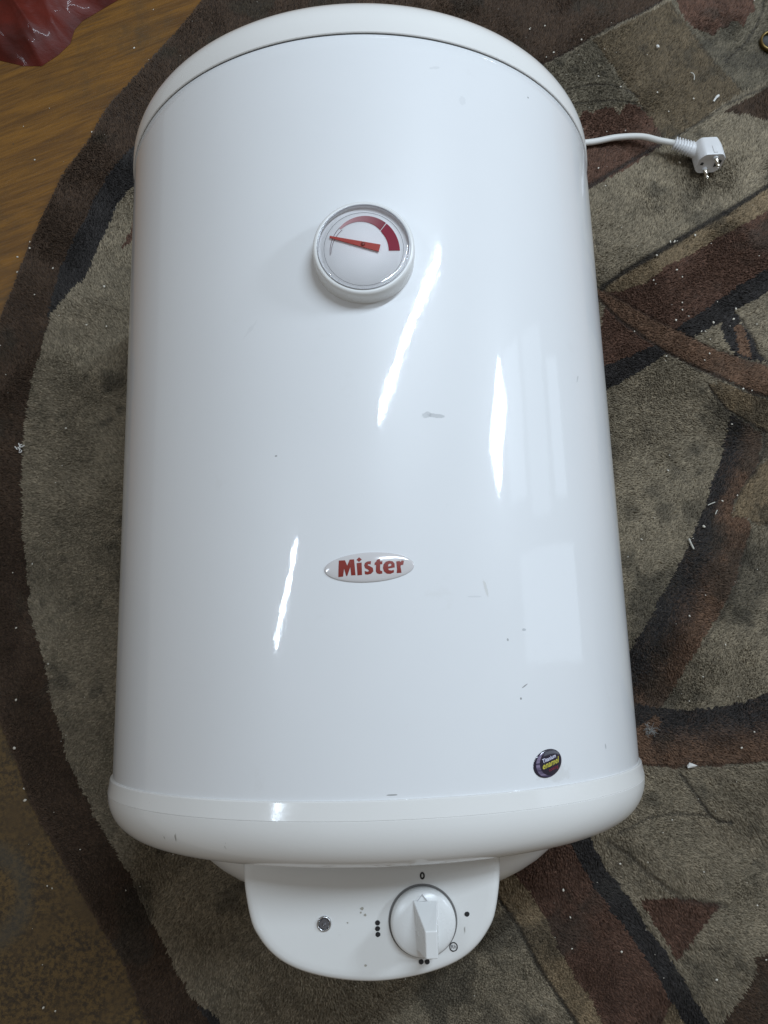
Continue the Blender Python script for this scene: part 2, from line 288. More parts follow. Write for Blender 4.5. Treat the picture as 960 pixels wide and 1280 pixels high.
# badge letters, hundredths of a millimetre along the shell
BADGE_LETTERS = [
  [[(-1792,-7644),(-1393,-7643),(-1254,-7995),(-1093,-7611),(-807,-7607),(-736,-8631),(-1015,-8636),(-1057,-8101),(-1267,-8661),(-1333,-8659),(-1457,-8189),(-1533,-8687),(-1844,-8711)]],  # M
  [[(-653,-7859),(-333,-7828),(-325,-8629),(-617,-8647)], [(-491,-7482),(-315,-7634),(-498,-7797),(-661,-7644)]],  # i
  [[(267,-7759),(237,-7972),(75,-7954),(49,-8020),(193,-8085),(369,-8197),(395,-8424),(246,-8573),(18,-8620),(-143,-8595),(-154,-8381),(23,-8433),(121,-8389),(66,-8308),(-118,-8209),(-178,-8027),(-125,-7861),(39,-7772)]],  # s
  [[(837,-7622),(839,-7789),(985,-7780),(966,-7974),(840,-7990),(824,-8323),(868,-8411),(954,-8394),(956,-8574),(776,-8602),(612,-8551),(549,-8429),(573,-8016),(473,-8026),(490,-7879),(599,-7782),(635,-7683)]],  # t
  [[(1757,-8198),(1752,-7950),(1630,-7799),(1412,-7759),(1197,-7820),(1046,-7996),(1006,-8229),(1059,-8444),(1241,-8589),(1472,-8603),(1694,-8516),(1699,-8349),(1545,-8391),(1380,-8360),(1330,-8272)], [(1334,-8138),(1358,-8005),(1473,-7942),(1557,-8011),(1521,-8097)]],  # e
  [[(1862,-7819),(2096,-7773),(2114,-7860),(2231,-7743),(2369,-7767),(2307,-8033),(2153,-8062),(2130,-8162),(2184,-8544),(1871,-8561),(1899,-8322)]],  # r
]

# ---------------------------------------------------------------- value noise and polygon tests on arrays
def vnoise(x, y, cell, seed):
    g = np.random.default_rng(seed).random((256, 256))
    u, v = x / cell, y / cell; i, j = np.floor(u).astype(int), np.floor(v).astype(int)
    a, b = u - i, v - j; a = a * a * (3 - 2 * a); b = b * b * (3 - 2 * b)
    G = lambda p, q: g[p % 256, q % 256]
    return (G(i, j) * (1 - a) + G(i + 1, j) * a) * (1 - b) + (G(i, j + 1) * (1 - a) + G(i + 1, j + 1) * a) * b
def fbm(x, y, cell, seed, octaves=4):
    s = 0; w = 0.5; t = 0
    for k in range(octaves):
        s = s + w * vnoise(x, y, cell / 2 ** k, seed + k); t += w; w *= 0.55
    return s / t
def inside(x, y, poly):
    P = np.array(poly, float) / 1e4; res = np.zeros(len(x), bool)
    lo, hi = P.min(0), P.max(0)
    m = np.nonzero((x >= lo[0]) & (x <= hi[0]) & (y >= lo[1]) & (y <= hi[1]))[0]
    if not len(m): return res
    X, Y = x[m], y[m]; r = np.zeros(len(m), bool); Q = np.roll(P, -1, 0)
    for (ax, ay), (bx, by) in zip(P, Q):
        if ay == by: continue
        c = (ay > Y) != (by > Y)
        r ^= c & (X < (bx - ax) * (Y - ay) / (by - ay) + ax)
    res[m] = r; return res
def line_dist(x, y, pts, reach=0.03):
    P = np.array(pts, float) / 1e4; d = np.full(len(x), 9.0)
    lo, hi = P.min(0) - reach, P.max(0) + reach
    m = np.nonzero((x >= lo[0]) & (x <= hi[0]) & (y >= lo[1]) & (y <= hi[1]))[0]
    if not len(m): return d
    X, Y = x[m], y[m]; e = np.full(len(m), 9.0)
    for (ax, ay), (bx, by) in zip(P[:-1], P[1:]):
        ux, uy = bx - ax, by - ay; L = ux * ux + uy * uy + 1e-12
        t = np.clip(((X - ax) * ux + (Y - ay) * uy) / L, 0, 1)
        e = np.minimum(e, np.hypot(X - ax - t * ux, Y - ay - t * uy))
    d[m] = e; return d

YARN = dict(beige=(0.215, 0.177, 0.123), grey_beige=(0.140, 0.118, 0.083), tan=(0.205, 0.150, 0.090), shaded_tan=(0.118, 0.088, 0.054),
            dark_brown=(0.062, 0.039, 0.025), red_brown=(0.103, 0.056, 0.038), rust=(0.142, 0.083, 0.052),
            charcoal=(0.034, 0.030, 0.028))
DIRT = np.array((0.040, 0.035, 0.027)); DARK = np.array((0.022, 0.018, 0.015))

def rug_look(x, y, jag):
    """yarn colour and carved depth at points of the rug"""
    n = len(x)
    jx = x + (vnoise(x, y, 0.004, 11) - 0.5) * jag + (fbm(x, y, 0.03, 12) - 0.5) * 0.006
    jy = y + (vnoise(x, y, 0.004, 21) - 0.5) * jag + (fbm(x, y, 0.03, 22) - 0.5) * 0.006
    c = np.tile(np.array(YARN['beige']), (n, 1))
    pick = np.random.default_rng(3).random(n)
    for kind, a, b, data in PATTERN:
        if kind == 'poly':
            c[inside(jx, jy, data)] = YARN[a]
        else:
            m = inside(jx, jy, data[0] + data[1][::-1])
            d0 = line_dist(x[m], y[m], data[0], 0.3); d1 = line_dist(x[m], y[m], data[1], 0.3)
            t = d0 / (d0 + d1 + 1e-9); t = np.clip((t - 0.28) / 0.5, 0, 1)
            t = np.clip(t + (pick[m] - 0.5) * 0.5 + (fbm(x[m], y[m], 0.02, 31) - 0.5) * 0.5, 0, 1)[:, None]
            c[m] = np.array(YARN[a]) * (1 - t) + np.array(YARN[b]) * t
    depth = np.zeros(n)
    for w, dep, yarn, pts in GROOVES:
        d = line_dist(x, y, pts); w_ = w / 1000 * (0.55 + 0.9 * fbm(x, y, 0.015, 41))
        k = np.clip(1.35 - d / w_, 0, 1)
        depth = np.maximum(depth, k * dep); kk = (np.clip(1.7 - d / w_, 0, 1) * min(1, yarn * 1.1))[:, None]
        c = c * (1 - kk) + DARK * kk
    # wear and dirt with shapes of their own
    worn = fbm(x, y, 0.11, 51)[:, None]; fine = fbm(x, y, 0.022, 61)[:, None]
    c = c * (0.80 + 0.40 * worn) * (0.78 + 0.44 * fine)
    dirty = np.clip((fbm(x, y, 0.055, 71, 5) - 0.60) / 0.12, 0, 1)[:, None] * 0.55
    c = c * (1 - dirty) + np.minimum(c, DIRT) * dirty
    for sx, sy, sr in STAINS:
        d = np.hypot(x - sx / 1e4, y - sy / 1e4) / (sr / 1e4)
        k = np.clip(1.5 - d * (0.35 + 1.5 * fbm(x, y, 0.006, 81)), 0, 1)[:, None] * 0.46
        c = c * (1 - k) + np.minimum(c, DIRT) * k
    return c, depth

# ---------------------------------------------------------------- floor
def floor_material():
    m, nt, b = new_mat('varnished floor')
    v = turned(nt, -0.38, (1.0, 11, 1)); w = mapped(nt)
    g1 = noise(nt, v, 7, 6, 0.6, 0.8); g2 = noise(nt, v, 30, 4, 0.6)
    wood = mix(nt, ramp(nt, g1, 0.3, 0.7), (0.205, 0.092, 0.013), (0.110, 0.049, 0.010))
    wood = mix(nt, ramp(nt, g2, 0.45, 0.75, 0, 0.5), wood, (0.055, 0.026, 0.008))
    worn = ramp(nt, noise(nt, w, 5, 7, 0.7), 0.52, 0.72, 0, 0.8)
    wood = mix(nt, worn, wood, (0.068, 0.042, 0.018))
    # the trodden lower part: ochre, speckled, with bare grey patches
    sep = N(nt, 'ShaderNodeSeparateXYZ'); nt.links.new(w, sep.inputs[0])
    low = ramp(nt, sep.outputs['Y'], 0.22, -0.12)
    sp = noise(nt, w, 190, 5, 0.8)
    ochre = mix(nt, ramp(nt, sp, 0.38, 0.62), (0.120, 0.071, 0.021), (0.026, 0.016, 0.007))
    ochre = mix(nt, ramp(nt, noise(nt, w, 16, 4), 0.42, 0.80), ochre, (0.074, 0.044, 0.015))
    c = mix(nt, low, wood, ochre)
    def ring(cx, cy, r0, wd):
        d = N(nt, 'ShaderNodeVectorMath', operation='DISTANCE'); nt.links.new(w, d.inputs[0]); d.inputs[1].default_value = (cx, cy, -0.0090)
        q = math_node(nt, 'ABSOLUTE', math_node(nt, 'SUBTRACT', d.outputs['Value'], r0))
        q = math_node(nt, 'ADD', q, math_node(nt, 'MULTIPLY', noise(nt, w, 24, 5, 0.7), 0.030))
        return ramp(nt, q, wd + 0.024, wd + 0.006)
    c = mix(nt, math_node(nt, 'MULTIPLY', ring(-0.455, -0.385, 0.052, 0.010), 0.5), c, (0.058, 0.053, 0.040))
    c = mix(nt, ring(-0.495, 0.268, 0.012, 0.022), c, (0.036, 0.042, 0.048))
    spots = ramp(nt, noise(nt, w, 34, 2, 0.4), 0.72, 0.76)
    c = mix(nt, spots, c, (0.03, 0.024, 0.016))
    nt.links.new(c, b.inputs['Base Color'])
    nt.links.new(ramp(nt, low, 0, 1, 0.42, 0.75), b.inputs['Roughness'])
    bump(nt, math_node(nt, 'ADD', g2, math_node(nt, 'MULTIPLY', sp, 0.8)), 0.5, 0.0015, b)
    return m
FLOOR_Z = -0.0090
fl = mesh([(-1.3, -1.2, FLOOR_Z), (1.3, -1.2, FLOOR_Z), (1.3, 1.6, FLOOR_Z), (-1.3, 1.6, FLOOR_Z)], [(0, 1, 2, 3)])
link('floor', fl, floor_material(), smooth=False, kind='structure', label='worn orange varnished floor around the rug')

# ---------------------------------------------------------------- rug: backing sheet and cut pile
X0, X1, Y0, Y1 = -0.54, 0.64, -0.60, 0.86
BASE_Z, PILE = -0.0056, 0.0056
def grid_points(step):
    xs = np.arange(X0, X1, step); ys = np.arange(Y0, Y1, step)
    gx, gy = np.meshgrid(xs, ys); return gx, gy
gx, gy = grid_points(0.004)
ny, nx = gx.shape
x, y = gx.ravel(), gy.ravel()
keep = inside(x, y, RUG_EDGE)
c, dep = rug_look(x, y, 0.003)
idx = np.arange(nx * ny).reshape(ny, nx)
quad = np.stack([idx[:-1, :-1], idx[:-1, 1:], idx[1:, 1:], idx[1:, :-1]], -1).reshape(-1, 4)
quad = quad[keep[quad].all(1)]
used = np.unique(quad); remap = np.full(nx * ny, -1); remap[used] = np.arange(len(used))
me = np_mesh(np.stack([x[used], y[used], np.full(len(used), BASE_Z)], 1), remap[quad].ravel(), 4)
at = me.color_attributes.new('yarn', 'FLOAT_COLOR', 'POINT')
at.data.foreach_set('color', np.concatenate([c[used], np.ones((len(used), 1))], 1).astype(np.float32).ravel())
yarn_mat = attr_mat('wool yarn', 'yarn', 0.95, 0.12)
rug = bpy.data.objects.new('rug', None); col.objects.link(rug)
rug['label'] = 'worn oval brown and beige carved-pile rug lying under the white water heater'; rug['category'] = 'rug'
link('backing', me, yarn_mat, rug, smooth=False)

gx, gy = grid_points(0.00165)
x, y = gx.ravel(), gy.ravel()
x = x + (rng.random(len(x)) - 0.5) * 0.0016; y = y + (rng.random(len(y)) - 0.5) * 0.0016
keep = inside(x, y, RUG_EDGE) & ~((np.abs(x) < 0.10) & (y > -0.26) & (y < 0.36))
x, y = x[keep], y[keep]; n = len(x)
c, dep = rug_look(x, y, 0.0034)
clump = vnoise(x, y, 0.0042, 131); clump2 = vnoise(x, y, 0.0085, 141)
c = c * (0.66 + 0.68 * rng.random((n, 1))) * (0.77 + 0.32 * clump + 0.14 * clump2)[:, None]
edge_d = line_dist(x, y, RUG_EDGE, 0.05)
h = PILE * (0.62 + 0.40 * rng.random(n) + 0.25 * (fbm(x, y, 0.02, 91) - 0.5)) * (1 - 0.72 * dep) * (0.66 + 0.50 * clump + 0.16 * clump2)
h *= np.clip(0.35 + edge_d / 0.012, 0.35, 1)
under = np.clip((np.hypot(x, 0) - 0.06) / 0.06, 0, 1); in_y = (y > -0.27) & (y < 0.37)
h = np.where(in_y, h * (0.3 + 0.7 * under), h)
ang = 2 * PI * fbm(x, y, 0.16, 101) * 2 + rng.normal(0, 0.7, n)
lean = 0.0008 + 0.0018 * fbm(x, y, 0.05, 111) + 0.0006 * rng.random(n)
r = 0.00120 + 0.0006 * rng.random(n); a0 = rng.random(n) * PI
V = np.empty((n, 4, 3)); K = 3
for k in range(K):
    a = a0 + 2 * PI * k / K
    V[:, k] = np.stack([x + np.cos(a) * r, y + np.sin(a) * r, BASE_Z + h * 0.25 * rng.random(n)], 1)
V[:, 3] = np.stack([x + np.cos(ang) * lean, y + np.sin(ang) * lean, BASE_Z + h], 1)
F = (np.array([(0, 1, 3), (1, 2, 3), (2, 0, 3)])[None] + (np.arange(n) * 4)[:, None, None]).ravel()
me = np_mesh(V.reshape(-1, 3), F, 3)
at = me.color_attributes.new('yarn', 'FLOAT_COLOR', 'POINT')
at.data.foreach_set('color', np.repeat(np.concatenate([c, np.ones((n, 1))], 1), 4, 0).astype(np.float32).ravel())
pile = link('pile', me, yarn_mat, rug, smooth=False, kind='stuff')
print('tufts', n, 'tris', len(F) // 3)

# ---------------------------------------------------------------- water heater
heater = bpy.data.objects.new('water_heater', None); col.objects.link(heater)
heater['label'] = 'white cylindrical electric water heater lying on its back on the rug'; heater['category'] = 'water heater'

def enamel_material():
    m, nt, b = new_mat('white enamel')
    w = mapped(nt)
    c = mix(nt, noise(nt, w, 9, 5, 0.6), (0.735, 0.750, 0.765), (0.785, 0.797, 0.808))
    grime = ramp(nt, noise(nt, w, 26, 6, 0.7), 0.62, 0.82, 0, 0.16)
    c = mix(nt, grime, c, (0.50, 0.48, 0.42))
    def mark(center, sx, sy, ang, strength, tint, rag=0.55, ns=260):
        """a scuff: noisy ellipse on the shell, tangent axes from the arc position"""
        nonlocal c
        s, yy = center; a = s / R; p = wrap(s, yy, 0)
        sub = N(nt, 'ShaderNodeVectorMath', operation='SUBTRACT'); nt.links.new(w, sub.inputs[0]); sub.inputs[1].default_value = p
        tx = Vector((math.cos(a), 0, -math.sin(a))); ty = Vector((0, 1, 0)); tz = tx.cross(ty)
        ax = tx * math.cos(ang) + ty * math.sin(ang); ay = -tx * math.sin(ang) + ty * math.cos(ang)
        comp = []
        for vec, sc in ((ax, sx), (ay, sy), (tz, max(sx, sy) * 2)):
            d = N(nt, 'ShaderNodeVectorMath', operation='DOT_PRODUCT'); nt.links.new(sub.outputs[0], d.inputs[0]); d.inputs[1].default_value = vec / sc
            comp.append(math_node(nt, 'MULTIPLY', d.outputs['Value'], d.outputs['Value']))
        e = math_node(nt, 'ADD', math_node(nt, 'ADD', comp[0], comp[1]), comp[2])
        e = math_node(nt, 'ADD', e, math_node(nt, 'MULTIPLY', math_node(nt, 'SUBTRACT', noise(nt, w, ns, 4, 0.7), 0.5), rag * 4))
        c = mix(nt, ramp(nt, e, 1.1, 0.5, 0, strength), c, tint)
    grey = (0.22, 0.23, 0.24); dark = (0.07, 0.07, 0.06); tan_ = (0.42, 0.39, 0.33)
    mark((0.0490, 0.0206), 0.0066, 0.0017, -0.05, 0.40, grey, 0.5, 330)
    mark((0.0430, 0.0210), 0.0040, 0.0022, 0.3, 0.34, grey, 0.7, 420)
    mark((0.0786, -0.0954), 0.0012, 0.0065, 0.25, 0.30, tan_)
    mark((0.0700, -0.1010), 0.0060, 0.0006, 0.0, 0.15, grey)
    mark((0.1064, -0.1226), 0.0017, 0.0010, 0.0, 0.55, (0.30, 0.32, 0.34), 0.4)
    mark((0.1040, -0.1590), 0.0030, 0.0005, 0.5, 0.60, dark, 0.3)
    mark((0.1005, -0.1668), 0.0008, 0.0008, 0.0, 0.65, dark, 0.2)
    mark((0.0930, -0.1290), 0.0008, 0.0010, 0.0, 0.5, dark, 0.3)
    mark((0.1825, -0.2031), 0.0009, 0.0020, 0.2, 0.5, grey, 0.3)
    mark((0.0116, -0.2205), 0.0038, 0.0005, 0.0, 0.60, dark, 0.3)
    mark((0.0600, 0.2914), 0.0055, 0.0012, 0.3, 0.14, grey, 0.9)
    mark((0.0813, 0.2683), 0.0030, 0.0035, 0.0, 0.10, grey, 1.0)
    mark((0.1465, 0.2952), 0.0008, 0.0008, 0.0, 0.8, dark, 0.2)
    mark((-0.0600, -0.0035), 0.0010, 0.0006, 0.0, 0.6, dark, 0.2)
    mark((0.1850, 0.0690), 0.0040, 0.0010, 1.1, 0.35, grey, 0.7)
    mark((0.1250, -0.2150), 0.0160, 0.0060, 0.0, 0.18, tan_, 0.9, 90)
    mark((-0.0800, 0.0900), 0.0080, 0.0016, 0.8, 0.08, grey, 0.9)
    nt.links.new(c, b.inputs['Base Color'])
    b.inputs['Roughness'].default_value = 0.36; b.inputs['Specular IOR Level'].default_value = 0.22
    b.inputs['Coat Weight'].default_value = 0.85
    nt.links.new(ramp(nt, noise(nt, w, 14, 4), 0.3, 0.7, 0.038, 0.060), b.inputs['Coat Roughness'])
    ob = N(nt, 'ShaderNodeMath', operation='ADD')
    peel = noise(nt, mapped(nt, (1, 0.45, 1)), 420, 2, 0.5); dent = noise(nt, mapped(nt, (1, 0.25, 1)), 22, 2, 0.4)
    bump(nt, math_node(nt, 'ADD', math_node(nt, 'MULTIPLY', peel, 0.070), math_node(nt, 'MULTIPLY', dent, 0.60)), 0.35, 0.0012, b, 'Coat Normal')
    return m
enamel = enamel_material()
def plastic_material(name, a, bcol, rough):
    m, nt, b = new_mat(name); w = mapped(nt)
    c = mix(nt, noise(nt, w, 12, 5, 0.6), a, bcol)
    c = mix(nt, ramp(nt, noise(nt, w, 70, 6, 0.75), 0.66, 0.78, 0, 0.35), c, (0.42, 0.39, 0.32))
    c = mix(nt, ramp(nt, noise(nt, mapped(nt, (3, 0.7, 1)), 55, 3, 0.5), 0.735, 0.765, 0, 0.7), c, (0.18, 0.17, 0.14))
    nt.links.new(c, b.inputs['Base Color'])
    nt.links.new(ramp(nt, noise(nt, w, 30, 4), 0.3, 0.7, rough * 0.8, rough * 1.25), b.inputs['Roughness'])
    b.inputs['Specular IOR Level'].default_value = 0.5
    bump(nt, noise(nt, w, 300, 2), 0.06, 0.0005, b)
    return m
cap_mat = plastic_material('white cap plastic', (0.74, 0.735, 0.715), (0.79, 0.785, 0.765), 0.13)
panel_mat = plastic_material('white panel plastic', (0.70, 0.70, 0.68), (0.755, 0.752, 0.735), 0.17)
knob_mat = plain('white knob plastic', (0.76, 0.765, 0.755), 0.25, var=0.02)
black_ink = plain('black ink', (0.012, 0.012, 0.014), 0.5)
grey_ink = plain('grey ink', (0.16, 0.16, 0.17), 0.5)
red_ink = plain('red badge ink', (0.215, 0.015, 0.007), 0.45)
dark_gap = plain('dark gap', (0.05, 0.05, 0.05), 0.7)

Y_BOT, Y_TOP = -0.2233, 0.3154
shell_prof = [(Y_BOT - 0.010, R)] + [(Y_BOT + (Y_TOP - 0.001 - Y_BOT) * k / 60, R) for k in range(61)] + [(Y_TOP - 0.0006, R - 0.0004), (Y_TOP - 0.0005, R - 0.004)]
link('shell', lathe_y(shell_prof, 256, 0, R), enamel, heater)
# top cap: lip, short straight band, rounded shoulder, shallow dome
prof = [(Y_TOP + 0.0006, R - 0.005), (Y_TOP + 0.0003, R + 0.0006), (Y_TOP + 0.0008, R + 0.0011), (Y_TOP + 0.004, R + 0.0014)]
fr, fy = 0.036, Y_TOP + 0.0095
for k in range(15):
    a = k / 14 * PI / 2; prof.append((fy + fr * 1.0 * math.sin(a), R + 0.0014 - fr + fr * math.cos(a)))
r_in = R + 0.0014 - fr
for k in range(1, 9):
    t = k / 8; prof.append((fy + fr + 0.022 * (1 - (1 - t) ** 2), r_in * (1 - t) + 0.0005 * t))
link('top_cap', lathe_y(prof, 256, 0, R), cap_mat, heater, sharp=28)
link('seam_gasket', lathe_y([(Y_TOP - 0.0010, R - 0.002), (Y_TOP - 0.0002, R - 0.0003), (Y_TOP + 0.0004, R - 0.0003), (Y_TOP + 0.001, R - 0.002)], 256, 0, R), dark_gap, heater)
# bottom cap: proud lip, thin parting line, rounded shoulder
prof = [(Y_BOT + 0.0004, R - 0.002), (Y_BOT, R + 0.0014), (Y_BOT - 0.0006, R + 0.0020), (Y_BOT - 0.0110, R + 0.0034), (Y_BOT - 0.0113, R + 0.0029), (Y_BOT - 0.0116, R + 0.0032)]
fr, fy = 0.032, Y_BOT - 0.0118
for k in range(15):
    a = k / 14 * PI / 2; prof.append((fy - fr * math.sin(a), R + 0.0032 - fr + fr * math.cos(a)))
prof += [(fy - fr - 0.0008, 0.180), (fy - fr - 0.0008, 0.172)]
bc = link('bottom_cap', lathe_y(prof, 256, 0, R), cap_mat, heater, sharp=28)
# domed end closing the cap
prof = []
for k in range(16):
    t = k / 15; prof.append((fy - fr + 0.001 - 0.073 * math.sin(t * PI / 2), 0.168 * math.cos(t * PI / 2) + 0.0004))
link('end_dome', lathe_y(prof, 128, 0, R - 0.036), cap_mat, heater)

# control panel
half = [(88.0, -240), (88.0, -262), (88.0, -278), (86.3, -294), (82.4, -311.0), (77.2, -320.5), (70.3, -328.8), (61.0, -336.0), (49.0, -341.6), (33.5, -345.9), (16.5, -348.6)]
pts = [(-3.4 + a, b) for a, b in half] + [(-3.4, -349.6)] + [(-3.4 - a, b) for a, b in reversed(half)]
pts = [(a / 1000, b / 1000) for a, b in pts]
core = catmull([(a, b, 0) for a, b in pts], 4)
PT = 0.370
def ring_at(inset, z):
    out = []; nn = len(core)
    for i, p in enumerate(core):
        t = (core[min(i + 1, nn - 1)] - core[max(i - 1, 0)]).normalized(); nrm = Vector((t.y, -t.x, 0))
        q = p + nrm * inset
        out.append((q.x, min(q.y, -0.240), z))
    return out
rings = [ring_at(-0.004, 0.262), ring_at(0.0, 0.300), ring_at(0.0, PT - 0.0065), ring_at(0.0006, PT - 0.0035), ring_at(0.0022, PT - 0.0011), ring_at(0.0048, PT - 0.0002), ring_at(0.0085, PT)]
test = rings[-1][len(core) // 2][1]
if test < -0.3496: rings = [ring_at(-i, z) for i, z in ((-0.004, 0.262), (0, 0.300), (0, PT - 0.0065), (0.0006, PT - 0.0035), (0.0022, PT - 0.0011), (0.0048, PT - 0.0002), (0.0085, PT))]
panel = link('control_panel', loft(rings, True), panel_mat, heater)
PM = PT + 0.0003
def flat(name, splines, z, mat, parent):
    me = curve_mesh(splines); move(me, lambda p: Vector((p.x, p.y, z))); return link(name, me, mat, parent, smooth=False)
def disc(cx, cy, rx, ry=None, nseg=24, wob=0.0):
    ry = ry or rx
    return [(cx + rx * math.cos(2 * PI * k / nseg) * (1 + random.uniform(-wob, wob)), cy + ry * math.sin(2 * PI * k / nseg) * (1 + random.uniform(-wob, wob))) for k in range(nseg)]
for cx, cy in ((59.8, -308.4), (-0.4, -312.1), (-0.5, -315.7), (-0.4, -319.3), (27.9, -336.8), (31.9, -336.9)):
    flat('power_dot', [disc(cx / 1000, cy / 1000, 0.00170, 0.00160, 18, 0.06)], PM, black_ink, panel)
flat('zero_mark', [disc(0.0307, -0.2835, 0.0017, 0.0024), disc(0.0307, -0.2835, 0.0006, 0.0012)], PM, black_ink, panel)
flat('frost_mark', [disc(0.0498, -0.3283, 0.0029, 0.0030, 20, 0.05), disc(0.0498, -0.3283, 0.0022, 0.0023)], PM, black_ink, panel)
me = text_mesh('Rh', 0.0034, 0.00002); move(me, lambda p: Vector((p.x + 0.0498, p.y - 0.3283, PM))); link('frost_letters', me, grey_ink, panel, smooth=False)
# smudges left by a finger on the panel
smudge = plain('dirt smudge', (0.36, 0.34, 0.29), 0.8)
for cx, cy, s in ((-10.5, -303.0, 1.3), (-8.6, -307.0, 0.9), (-20.5, -311.5, 0.6), (-9.0, -338.0, 0.9), (-11.6, -305.5, 0.7)):
    flat('smudge', [disc(cx / 1000, cy / 1000, s / 1000, s * 0.8 / 1000, 16, 0.3)], PM - 0.00012, smudge, panel)
# indicator lamp
chrome = plain('dull chrome', (0.55, 0.55, 0.56), 0.28, 1.0)
lens_mat = plain('smoked lens', (0.10, 0.095, 0.10), 0.08, 0.0, 0.8)
lamp = link('indicator_lamp', lathe_z([(0.0048, PT - 0.0005), (0.0048, PT + 0.0010), (0.0043, PT + 0.0015), (0.0037, PT + 0.0012), (0.0035, PT + 0.0002)], 40, (-0.0362, -0.3116)), chrome, panel)
lens = lathe_z([(0.0036, PT + 0.0003), (0.0030, PT + 0.0014), (0.0016, PT + 0.0012), (0.0003, PT + 0.0024)], 7, (-0.0362, -0.3116), cap_last=True)
link('indicator_lens', lens, lens_mat, panel, smooth=False)

# knob with its well, wedge grip and pointer
KX, KY = 0.0300, -0.3116
link('knob_well', lathe_z([(0.0231, PT + 0.0002), (0.0226, PT + 0.0006), (0.0222, PT + 0.0003), (0.0216, PT + 0.0004), (0.005, PT + 0.0004)], 72, (KX, KY)), plain('knob well', (0.16, 0.155, 0.15), 0.5), panel)
kn = lathe_z([(0.0216, PT + 0.0008), (0.0217, PT + 0.0040), (0.0210, PT + 0.0062), (0.0195, PT + 0.0076), (0.0120, PT + 0.0092), (0.0002, PT + 0.0096)], 96, (KX, KY), cap_last=True)
knob = link('knob', kn, knob_mat, heater)
zb, zt = PT + 0.0070, PT + 0.0300
gv = [(0.0235, -0.2965, PT + 0.0086), (0.0400, -0.2975, PT + 0.0086), (0.0400, -0.3270, zb - 0.002), (0.0240, -0.3270, zb - 0.002),
      (0.0300, -0.3095, zt), (0.0378, -0.3095, zt), (0.0378, -0.3262, zt - 0.0015), (0.0302, -0.3262, zt - 0.0015)]
gf = [(4, 7, 6, 5), (0, 4, 5, 1), (1, 5, 6, 2), (2, 6, 7, 3), (3, 7, 4, 0)]
gm = mesh(gv, [tuple(reversed(f)) for f in gf])
bm = bmesh.new(); bm.from_mesh(gm); bmesh.ops.recalc_face_normals(bm, faces=bm.faces)
bmesh.ops.bevel(bm, geom=[e for e in bm.edges if not e.is_boundary], offset=0.0008, segments=3, affect='EDGES', profile=0.5); bm.to_mesh(gm); bm.free()
link('grip', gm, knob_mat, knob, smooth=False)
flat('pointer_mark', [[(0.0256, -0.2976), (0.0334, -0.2972), (0.0298, -0.2925)], [(0.0265, -0.2972), (0.0323, -0.2969), (0.0297, -0.2935)]], PT + 0.0094, plain('faint ink', (0.42, 0.42, 0.43), 0.5), knob)

# thermometer
GX, GY = 0.0034, 0.1352
def gz(p): return p
bez = [(0.0350, 0.4255), (0.0350, 0.4440), (0.0346, 0.4476), (0.0338, 0.4488), (0.0326, 0.4492), (0.0316, 0.4490), (0.0311, 0.4480), (0.0308, 0.4462)]
therm = link('thermometer', lathe_z(bez, 96, (GX, GY)), knob_mat, heater); therm.location.z = 0.0048
dial_white = plain('dial white', (0.86, 0.845, 0.85), 0.5, var=0.01)
link('dial_face', lathe_z([(0.0309, 0.4462), (0.0285, 0.4456), (0.0283, 0.4462), (0.0003, 0.4462)], 96, (GX, GY), cap_last=True), dial_white, therm)
DZ = 0.4464
link('dial_ring', lathe_z([(0.0272, DZ), (0.0270, DZ)], 96, (GX, GY)), grey_ink, therm)
# graded arc, printed
CX, CY = 0.0038, 0.1335
v, f, cc = [], [], []
steps = 100
for k in range(steps + 1):
    a = math.radians(-1 + 138 * k / steps); t = k / steps
    ro = 0.0242 - 0.0012 * t; wdt = 0.0077 - 0.0055 * min(1, max(0, (t - 0.32) / 0.68)) ** 0.9 - 0.0008 * min(1, t / 0.32)
    for rr in (ro, ro - wdt): v.append((CX + rr * math.cos(a), CY + rr * math.sin(a) * 1.12, DZ + 0.0001))
    q = max(0, (t - 0.36) / 0.64); base = np.array((0.27, 0.014, 0.040)) if t < 0.365 else np.array((0.25, 0.035, 0.055)) * (1 - q) + np.array((0.55, 0.33, 0.34)) * q
    cc += [base, base]
f = [(2 * k, 2 * k + 1, 2 * k + 3, 2 * k + 2) for k in range(steps) if k != int(steps * 0.36)]
me = mesh(v, f); at = me.color_attributes.new('ink', 'FLOAT_COLOR', 'POINT')
at.data.foreach_set('color', np.concatenate([np.array(cc), np.ones((len(cc), 1))], 1).astype(np.float32).ravel())
link('scale_arc', me, attr_mat('scale ink', 'ink', 0.5), therm, smooth=False)
def arc_line(r0, r1, a0, a1, wd, nn=20):
    o, i = [], []
    for k in range(nn + 1):
        t = k / nn; a = math.radians(a0 + (a1 - a0) * t); rr = r0 + (r1 - r0) * t
        o.append((CX + rr * math.cos(a), CY + rr * math.sin(a) * 1.12)); i.append((CX + (rr - wd) * math.cos(a), CY + (rr - wd) * math.sin(a) * 1.12))
    return o + i[::-1]
flat('scale_outline', [arc_line(0.0231, 0.0236, 136, 186, 0.00028)], DZ + 0.0001, plain('maroon ink', (0.10, 0.03, 0.04), 0.5), therm)
flat('scale_outline', [arc_line(0.0208, 0.0230, 136, 184, 0.00028)], DZ + 0.0001, bpy.data.materials['maroon ink'], therm)
needle_mat = plain('red needle', (0.40, 0.022, 0.008), 0.35)
d = Vector((14.6 - -19.6, 134.4 - 143.8, 0)).normalized(); nn_ = Vector((-d.y, d.x, 0))
tipp, tail = Vector((-0.0196, 0.1440, 0)), Vector((0.0142, 0.1346, 0))
